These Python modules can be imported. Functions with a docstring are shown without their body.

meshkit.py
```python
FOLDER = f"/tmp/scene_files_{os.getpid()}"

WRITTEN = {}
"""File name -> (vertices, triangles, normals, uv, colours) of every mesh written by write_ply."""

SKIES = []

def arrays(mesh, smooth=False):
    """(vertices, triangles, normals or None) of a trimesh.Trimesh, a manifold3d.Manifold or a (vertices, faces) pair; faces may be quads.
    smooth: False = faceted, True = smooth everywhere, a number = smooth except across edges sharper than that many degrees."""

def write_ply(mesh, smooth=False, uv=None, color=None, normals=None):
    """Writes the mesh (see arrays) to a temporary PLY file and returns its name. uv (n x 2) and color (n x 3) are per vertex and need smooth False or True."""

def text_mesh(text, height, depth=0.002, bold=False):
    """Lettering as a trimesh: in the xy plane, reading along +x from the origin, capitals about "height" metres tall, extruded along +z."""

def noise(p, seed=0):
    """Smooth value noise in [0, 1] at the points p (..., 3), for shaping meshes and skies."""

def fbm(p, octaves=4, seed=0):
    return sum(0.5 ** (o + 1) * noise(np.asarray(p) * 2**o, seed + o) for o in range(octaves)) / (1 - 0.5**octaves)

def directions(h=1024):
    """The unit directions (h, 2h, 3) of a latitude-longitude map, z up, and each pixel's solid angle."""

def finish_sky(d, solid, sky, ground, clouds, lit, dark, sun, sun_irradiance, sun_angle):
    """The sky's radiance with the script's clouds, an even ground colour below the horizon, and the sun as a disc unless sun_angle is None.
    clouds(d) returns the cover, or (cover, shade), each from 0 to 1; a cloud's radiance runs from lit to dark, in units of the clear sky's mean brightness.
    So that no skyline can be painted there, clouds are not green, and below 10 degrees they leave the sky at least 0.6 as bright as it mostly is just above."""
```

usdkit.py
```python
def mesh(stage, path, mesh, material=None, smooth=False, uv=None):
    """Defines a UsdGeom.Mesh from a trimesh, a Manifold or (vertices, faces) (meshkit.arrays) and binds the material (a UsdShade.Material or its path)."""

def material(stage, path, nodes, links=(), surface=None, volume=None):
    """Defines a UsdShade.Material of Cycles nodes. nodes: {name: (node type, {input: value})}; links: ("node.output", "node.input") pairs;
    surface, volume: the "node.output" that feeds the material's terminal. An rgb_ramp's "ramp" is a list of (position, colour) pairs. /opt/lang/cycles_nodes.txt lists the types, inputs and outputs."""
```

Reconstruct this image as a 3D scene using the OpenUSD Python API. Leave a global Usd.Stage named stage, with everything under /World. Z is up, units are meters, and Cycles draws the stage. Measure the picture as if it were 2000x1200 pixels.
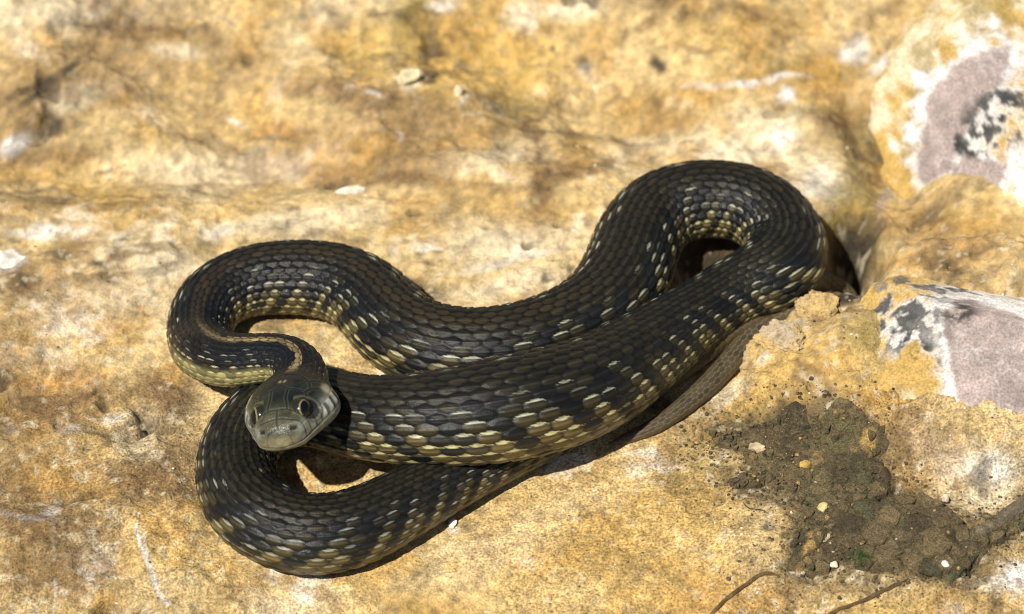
import math, random
import numpy as np
import trimesh
from scipy.interpolate import CubicSpline, PchipInterpolator
from scipy.ndimage import gaussian_filter1d
from scipy.spatial import Voronoi
from shapely.geometry import Polygon, Point
import usdkit, meshkit
from pxr import Usd, UsdGeom, UsdLux, UsdShade, Sdf, Gf, Vt

stage = Usd.Stage.CreateInMemory()
UsdGeom.SetStageUpAxis(stage, 'Z'); UsdGeom.SetStageMetersPerUnit(stage, 1.0)
UsdGeom.Xform.Define(stage, '/World'); UsdGeom.Scope.Define(stage, '/World/Looks')

# ------------------------------------------------------------------ camera, sky, sun, exposure
ELEV = math.radians(42.0); DIST = 0.80; FRAME = 0.24; FOCAL = 36.0 * DIST / FRAME
EXPOSURE = 0.16
SUN_FROM = np.array([-0.31, -0.51, 0.80]); SUN_FROM /= np.linalg.norm(SUN_FROM)
SUN_INTENSITY = 1.25; SKY_STRENGTH = 0.05
FOCUS = 0.752; FSTOP = 16.0

CAM = np.array([0, -DIST * math.cos(ELEV), DIST * math.sin(ELEV)])
FWD = -CAM / DIST
RIGHT = np.array([1.0, 0, 0]); UPV = np.cross(RIGHT, FWD)
cam = UsdGeom.Camera.Define(stage, '/World/camera')
cam.CreateHorizontalApertureAttr(36.0); cam.CreateVerticalApertureAttr(36.0 * 614 / 1024)
cam.CreateFocalLengthAttr(FOCAL); cam.CreateFStopAttr(FSTOP); cam.CreateFocusDistanceAttr(FOCUS)
cam.CreateExposureAttr(EXPOSURE); cam.CreateClippingRangeAttr(Gf.Vec2f(0.02, 1000.0))
M = Gf.Matrix4d(*RIGHT, 0, *UPV, 0, *(-FWD), 0, *CAM, 1)
cam.AddTransformOp().Set(M)

sun_el = math.asin(SUN_FROM[2]); sun_rot = math.atan2(SUN_FROM[0], SUN_FROM[1])
sky = UsdLux.DomeLight.Define(stage, '/World/sky')
skymat = usdkit.material(stage, '/World/Looks/sky_look', {
    't': ('sky_texture', {'sky_type': 'single_scattering', 'sun_disc': False, 'sun_elevation': sun_el, 'sun_rotation': sun_rot}),
    'b': ('background_shader', {'strength': SKY_STRENGTH})}, [('t.color', 'b.color')], surface='b.background')
UsdShade.MaterialBindingAPI.Apply(sky.GetPrim()).Bind(skymat)
sky.GetPrim().SetCustomDataByKey('kind', 'structure')
sun = UsdLux.DistantLight.Define(stage, '/World/sun')
sun.CreateIntensityAttr(SUN_INTENSITY); sun.CreateAngleAttr(1.0); sun.CreateColorAttr(Gf.Vec3f(1.0, 0.95, 0.87))
sun.GetPrim().CreateAttribute('inputs:normalize', Sdf.ValueTypeNames.Bool).Set(True)
zax = SUN_FROM; xax = np.cross([0, 0, 1.0], zax); xax /= np.linalg.norm(xax); yax = np.cross(zax, xax)
sun.AddTransformOp().Set(Gf.Matrix4d(*xax, 0, *yax, 0, *zax, 0, 0, 0, 2, 1))

# ------------------------------------------------------------------ helpers
PX = FRAME / 2000.0                      # metres per photograph pixel at the middle of the scene
FP = 2000.0 * FOCAL / 36.0
rng = np.random.default_rng(7)

def project(p):
    d = np.asarray(p, float) - CAM
    zc = d @ FWD
    return 1000 + FP * (d @ RIGHT) / zc, 600 - FP * (d @ UPV) / zc

def at(px, py, z=0.0):
    """where the sight line through a point of the photograph meets the height z"""
    d = FWD[None] + (np.atleast_1d(px)[:, None] - 1000) / FP * RIGHT + (600 - np.atleast_1d(py)[:, None]) / FP * UPV
    t = (np.atleast_1d(z) - CAM[2]) / d[:, 2]
    p = CAM + t[:, None] * d
    return p[0] if np.ndim(px) == 0 else p

def sstep(a, b, x):
    t = np.clip((x - a) / (b - a), 0, 1)
    return t * t * (3 - 2 * t)

def fbm(x, y, wave, octaves=4, seed=0, z=0.0):
    """noise around 0 (about -1..1) with the given longest wavelength"""
    p = np.stack([np.asarray(x) / wave + 31.7, np.asarray(y) / wave + 57.3, np.broadcast_to(z, np.shape(x)) / wave + 0.37], -1)
    return (meshkit.fbm(p, octaves, seed) - 0.5) * 2.6

def ridged(x, y, wave, octaves=4, seed=0):
    out, amp, tot = 0, 1.0, 0
    for o in range(octaves):
        p = np.stack([np.asarray(x) / wave * 2**o + 11.1, np.asarray(y) / wave * 2**o + 3.3, np.full(np.shape(x), 0.5)], -1)
        out = out + amp * (1 - np.abs(2 * meshkit.noise(p, seed + o) - 1) * 1.6); tot += amp; amp *= 0.55
    return out / tot

def prim_name(name, parent='/World'):
    n, k = name, 0
    while stage.GetPrimAtPath(f'{parent}/{n}'):
        k += 1; n = f'{name}_{k:03d}'
    return f'{parent}/{n}'

def obj(name, mesh, mat, parent='/World', smooth=True, col=None):
    path = prim_name(name, parent)
    m = usdkit.mesh(stage, path, mesh, mat, smooth=smooth)
    if col is not None:
        UsdGeom.PrimvarsAPI(m).CreatePrimvar('col', Sdf.ValueTypeNames.Color3fArray, 'vertex').Set(Vt.Vec3fArray.FromNumpy(np.asarray(col, np.float32)))
    return m.GetPrim()

def thing(name):
    return UsdGeom.Xform.Define(stage, prim_name(name)).GetPrim()

def tag(p, label=None, cat=None, group=None, kind=None):
    for k, v in (('label', label), ('category', cat), ('group', group), ('kind', kind)):
        if v: p.SetCustomDataByKey(k, v)
    return p

def srgb(r, g, b):
    c = np.array([r, g, b]) / 255.0
    return np.where(c <= 0.04045, c / 12.92, ((c + 0.055) / 1.055) ** 2.4)

# ------------------------------------------------------------------ materials
def rock_look(name, grain=1700.0, bump=0.00035, speck=0.5, rough=0.85, masked=False, mott=(0.58, 1.30)):
    extra = [('gm.fac', 'gmix.fac'), ('r1.result', 'gmix.b'), ('gmix.result', 'mm.value1')] if masked else [('r1.result', 'mm.value1')]
    return usdkit.material(stage, f'/World/Looks/{name}', {
        'a': ('attribute', {'attribute': 'col'}), 'g': ('geometry', {}),
        'n1': ('noise_texture', {'scale': grain, 'detail': 3.0, 'roughness': 0.65}),
        'n2': ('noise_texture', {'scale': grain * 0.22, 'detail': 5.0, 'roughness': 0.65}),
        'r1': ('map_range', {'from_min': 0.36, 'from_max': 0.64, 'to_min': 1 - speck, 'to_max': 1 + speck * 0.8}),
        'r2': ('map_range', {'from_min': 0.3, 'from_max': 0.7, 'to_min': mott[0], 'to_max': mott[1]}),
        'gm': ('attribute', {'attribute': 'grain'}), 'gmix': ('mix_float', {'a': 1.0}),
        'mm': ('math', {'math_type': 'multiply'}),
        'cx': ('vector_math', {'math_type': 'scale'}),
        'h': ('math', {'math_type': 'add'}), 'hs': ('math', {'math_type': 'multiply', 'value2': 2.2}),
        'b': ('bump', {'distance': bump, 'strength': 1.0}),
        'p': ('principled_bsdf', {'roughness': rough, 'specular_ior_level': 0.25, 'diffuse_roughness': 0.6})},
        extra + [('g.position', 'n1.vector'), ('g.position', 'n2.vector'), ('n1.fac', 'r1.value'), ('n2.fac', 'r2.value'),
         ('r2.result', 'mm.value2'), ('a.color', 'cx.vector1'), ('mm.value', 'cx.scale'),
         ('n2.fac', 'hs.value1'), ('n1.fac', 'h.value1'), ('hs.value', 'h.value2'), ('h.value', 'b.height'),
         ('cx.vector', 'p.base_color'), ('b.normal', 'p.normal')], surface='p.BSDF')

ROCK = rock_look('limestone', bump=0.0006, speck=0.48, masked=True)
CRUST = rock_look('crusted_stone', bump=0.00035, speck=0.25, mott=(0.80, 1.16))
SOIL = rock_look('dry_soil', grain=2600.0, bump=0.0004, speck=0.5, rough=0.95)
FLINT = rock_look('flint', grain=1300.0, bump=0.00008, speck=0.12, rough=0.55)
SKIN = usdkit.material(stage, '/World/Looks/snake_skin', {
    'a': ('attribute', {'attribute': 'col'}), 'g': ('geometry', {}),
    'n': ('noise_texture', {'scale': 3500.0, 'detail': 2.0}), 'b': ('bump', {'distance': 0.00011, 'strength': 0.9}),
    'gl': ('attribute', {'attribute': 'gloss'}), 'ro': ('map_range', {'to_min': 0.48, 'to_max': 0.24}), 'spv': ('map_range', {'to_min': 0.18, 'to_max': 0.42}),
    'p': ('principled_bsdf', {})},
    [('g.position', 'n.vector'), ('n.fac', 'b.height'), ('b.normal', 'p.normal'), ('a.color', 'p.base_color'), ('gl.fac', 'ro.value'), ('gl.fac', 'spv.value'), ('ro.result', 'p.roughness'), ('spv.result', 'p.specular_ior_level')], surface='p.BSDF')
EYE = usdkit.material(stage, '/World/Looks/wet_eye', {
    'a': ('attribute', {'attribute': 'col'}),
    'p': ('principled_bsdf', {'roughness': 0.13, 'specular_ior_level': 0.5})},
    [('a.color', 'p.base_color')], surface='p.BSDF')
WOOD = rock_look('dry_root', grain=2500.0, bump=0.0002, speck=0.4, rough=0.85)
MOSS = usdkit.material(stage, '/World/Looks/moss', {
    'p': ('principled_bsdf', {'base_color': (0.035, 0.085, 0.015), 'roughness': 0.6})}, [], surface='p.BSDF')

# ------------------------------------------------------------------ the rock: height
def blob(u, v, cx, cy, rx, ry, rot=0.0, soft=0.5):
    c, s = math.cos(math.radians(rot)), math.sin(math.radians(rot))
    du, dv = u - cx, v - cy
    a, b = (du * c + dv * s) / rx, (-du * s + dv * c) / ry
    return 1 - sstep(1 - soft, 1 + soft, np.sqrt(a * a + b * b))

def near_line(u, v, pts):
    """distance in photograph pixels to a line of points"""
    best = np.full(np.shape(u), 1e9)
    for (x0, y0), (x1, y1) in zip(pts[:-1], pts[1:]):
        dx, dy = x1 - x0, y1 - y0
        t = np.clip(((u - x0) * dx + (v - y0) * dy) / max(dx * dx + dy * dy, 1e-9), 0, 1)
        best = np.minimum(best, np.hypot(u - x0 - t * dx, v - y0 - t * dy))
    return best

BANK = [(1440, 790), (1465, 755), (1490, 722), (1515, 690), (1535, 655), (1600, 615), (1640, 590), (1720, 560), (2600, 520), (2600, 860), (1900, 960), (1700, 880), (1560, 850)]
def inside(u, v, poly):
    """signed distance in photograph pixels to a closed outline, positive inside"""
    pts_ = poly + poly[:1]
    d = near_line(u, v, pts_); odd = np.zeros(np.shape(u), bool)
    for (x0, y0), (x1, y1) in zip(pts_[:-1], pts_[1:]):
        if y0 != y1:
            odd ^= ((y0 > v) != (y1 > v)) & (u < (x1 - x0) * (v - y0) / (y1 - y0) + x0)
    return np.where(odd, d, -d)

def height_smooth(x, y):
    u, v = project(np.stack([x, y, np.zeros_like(x)], -1))
    h = 0.0018 * fbm(x, y, 0.06, 2, 3)
    back = sstep(420, 300, v) * (1 - sstep(1150, 1450, u) * 0.6)
    h = h - 0.012 * back
    h = h + 0.030 * sstep(300, -200, v) + 0.02 * sstep(0, -600, v)           # the rock climbs behind
    h = h + 0.010 * blob(u, v, 850, 260, 330, 95, 12, 0.6)                     # smooth hump
    h = h + 0.007 * blob(u, v, 170, 210, 220, 70, 10, 0.5)
    h = h + 0.008 * sstep(1600, 2050, u) * sstep(760, 480, v)                  # right bank
    h = h + 0.003 * blob(u, v, 1890, 610, 200, 60, 10, 0.5)
    h = h - 0.020 * blob(u, v, 1668, 520, 62, 80, 0, 0.6)                     # crevice right of the coil
    h = h - 0.008 * blob(u, v, 1740, 330, 50, 130, -25, 0.8)
    sd = inside(u, v, BANK)
    h = h + 0.0085 * sstep(-22, 14, sd) + 0.003 * sstep(0, 160, sd)
    h = h - 0.010 * sstep(1050, 1600, v)
    h = h - 0.004 * blob(u, v, 580, 950, 100, 60, 0, 0.8)
    return h

SNAKE_PX = []                              # filled in below, used to keep the rock calm under the snake
def height(x, y):
    u, v = project(np.stack([x, y, np.zeros_like(x)], -1))
    h = height_smooth(x, y)
    calm = sstep(50, 150, near_line(u, v, SNAKE_GROUND)) * 0.85 + 0.15
    bankr = sstep(-20, 30, inside(u, v, BANK))
    h = h + bankr * (0.0030 * (ridged(x, y, 0.012, 4, 47) - 0.45) + 0.0012 * fbm(x, y, 0.004, 3, 48))
    rough = 0.55 + 0.45 * sstep(-0.3, 0.6, fbm(x, y, 0.07, 2, 91)) + 0.5 * blob(u, v, 340, 900, 120, 160, 20, 0.7)
    front = sstep(830, 980, v) * sstep(700, 900, u) * (1 - sstep(1350, 1500, u))
    rough = rough * (1 - 0.75 * front)
    h = h + calm * 0.0075 * (ridged(x, y * 1.35, 0.034, 5, 17) - 0.45) * rough
    h = h + calm * 0.0032 * fbm(x, y, 0.018, 5, 5) * rough
    h = h + 0.0021 * (ridged(x, y, 0.007, 4, 29) - 0.5) * rough * (0.35 + 0.65 * calm)
    h = h + 0.00035 * fbm(x, y, 0.0022, 2, 41)
    h = h - 0.012 * blob(u, v, 1400, 535, 75, 50, -25, 0.6) - 0.018 * blob(u, v, 1662, 525, 40, 70, 0, 0.7)  # hollow added inside the loop, crevice deepened, both for deeper shade
    backr = sstep(430, 300, v) * (1 - sstep(1700, 1800, u))
    h = h + backr * (0.0085 * (ridged(x + 0.3 * y, y * 1.2, 0.052, 4, 141) - 0.45) + 0.0040 * (ridged(x, y, 0.021, 4, 143) - 0.45))
    # pits
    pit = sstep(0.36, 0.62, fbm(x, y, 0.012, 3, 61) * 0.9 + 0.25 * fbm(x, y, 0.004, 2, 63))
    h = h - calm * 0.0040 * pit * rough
    return h

# ------------------------------------------------------------------ the snake's path (photograph points, radius in photograph pixels, height over the rock or fixed height)
mm = 0.001
PATH = [  # px, py, r, z in mm (None: lies on the rock), lift in mm
    (589, 728, 49, 21.5, 0), (579, 708, 47, 21.5, 0), (545, 700, 47, 20.5, 0), (500, 703, 50, 18.0, 0), (448, 707, 54, 14.5, 0), (408, 692, 58, 11.0, 0), (389, 655, 61, None, 0), (396, 612, 65, None, 0),
    (438, 570, 68, None, 0), (495, 549, 72, None, 0), (562, 544, 75, None, 0), (632, 547, 77, None, 0), (690, 565, 79, None, 0),
    (733, 598, 82, None, 0), (766, 637, 84, None, 0), (810, 668, 85, None, 0), (870, 686, 86, None, 0), (945, 690, 86, None, 0), (1020, 680, 87, None, 0), (1095, 655, 87, None, 0),
    (1165, 615, 87, None, 0), (1210, 562, 87, None, 0), (1234, 505, 86, None, 0), (1256, 450, 84, None, 0), (1294, 411, 82, None, 1), (1342, 394, 81, None, 2), (1400, 390, 80, None, 2), (1455, 399, 80, None, 2),
    (1503, 424, 79, None, 2), (1531, 462, 79, None, 1), (1535, 508, 80, None, 1), (1506, 541, 78, None, 1), (1454, 562, 70, None, 1), (1392, 598, 67, None, 0.8), (1316, 648, 74, None, 1),
    (1228, 711, 87, None, 2.2), (1130, 765, 97, None, 5), (1025, 795, 101, None, 7.5), (930, 812, 97, None, 8.5), (850, 820, 90, None, 8.5), (770, 822, 84, None, 7), (690, 815, 81, None, 4),
    (615, 797, 78, None, 0), (545, 800, 75, None, 0), (492, 836, 72, None, 0), (462, 888, 71, None, 0), (462, 940, 73, None, 0), (482, 990, 75, None, 0), (530, 1027, 76, None, 0), (595, 1047, 76, None, 0),
    (665, 1042, 74, None, 0), (732, 1016, 70, None, 0), (800, 980, 65, None, 0), (870, 943, 60, None, 0), (945, 908, 53, None, 0), (1030, 872, 46, None, 0), (1120, 830, 42, None, 0), (1220, 775, 40, None, 0),
    (1330, 700, 39, None, 0), (1440, 625, 38, None, 0), (1540, 570, 37, None, 0), (1600, 560, 36, -7, 0), (1650, 590, 35, -12, 0), (1648, 612, 34, -11, 0), (1612, 600, 33, -3, 0), (1578, 597, 30, 3, 0), (1530, 613, 28, None, 0), (1484, 641, 27, None, 0),
    (1431, 700, 25, None, 0), (1377, 758, 23, None, 0), (1323, 804, 20, None, 0), (1268, 840, 16, None, 0), (1212, 861, 11, None, 0), (1178, 872, 4, None, 0)]
HEAD_LEN = 26.0
pp = np.array([(a, b) for a, b, *_ in PATH], float); rr = np.array([c for *_, c, _, _ in PATH], float) * PX
rr[-10:] *= 0.9
zz = np.zeros(len(PATH))
for i, (a, b, c, z, lift) in enumerate(PATH):
    zz[i] = z * mm if z is not None else rr[i]
    for _ in range(4):                      # settle on the rock
        if z is None:
            q = at(a, b, zz[i]); zz[i] = float(height_smooth(np.array([q[0]]), np.array([q[1]]))[0]) + 0.86 * rr[i] + lift * mm
ctrl = at(pp[:, 0], pp[:, 1], zz)
g = ctrl.copy(); g[:, 2] = 0
SNAKE_GROUND = list(zip(*project(g)))[5::2]

# ------------------------------------------------------------------ the rock: mesh and colour
def axis(lo, hi, step, far):
    mid = np.arange(lo, hi + step / 2, step)
    grow = step * 1.18 ** np.arange(1, 60); grow = np.cumsum(grow); grow = grow[grow < far]
    return np.concatenate([lo - grow[::-1], mid, hi + grow])
xs, ys = axis(-0.150, 0.150, 0.00037, 1.5), axis(-0.128, 0.150, 0.00042, 1.5)
GX, GY = np.meshgrid(xs, ys)
gx, gy = GX.ravel(), GY.ravel()
gz = height(gx, gy)
nx_, ny_ = len(xs), len(ys)
ii, jj = np.meshgrid(np.arange(nx_ - 1), np.arange(ny_ - 1))
base_i = (jj * nx_ + ii).ravel()
quads = np.stack([base_i, base_i + 1, base_i + nx_ + 1, base_i + nx_], 1)
rock_v = np.stack([gx, gy, gz], -1)

CREAM = np.array([0.64, 0.475, 0.225]); TAN = np.array([0.36, 0.235, 0.10]); OCHRE = np.array([0.48, 0.285, 0.075]); GOLD = np.array([0.58, 0.385, 0.12])
BROWN = np.array([0.23, 0.14, 0.06]); DARK = np.array([0.10, 0.075, 0.045]); WHITE = np.array([0.78, 0.75, 0.70]); PALE = np.array([0.74, 0.63, 0.43])
MAUVE = np.array([0.42, 0.34, 0.31]); BLACK = np.array([0.025, 0.024, 0.022]); OLIVE = np.array([0.30, 0.22, 0.07]); RUST = np.array([0.42, 0.19, 0.04])

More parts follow.
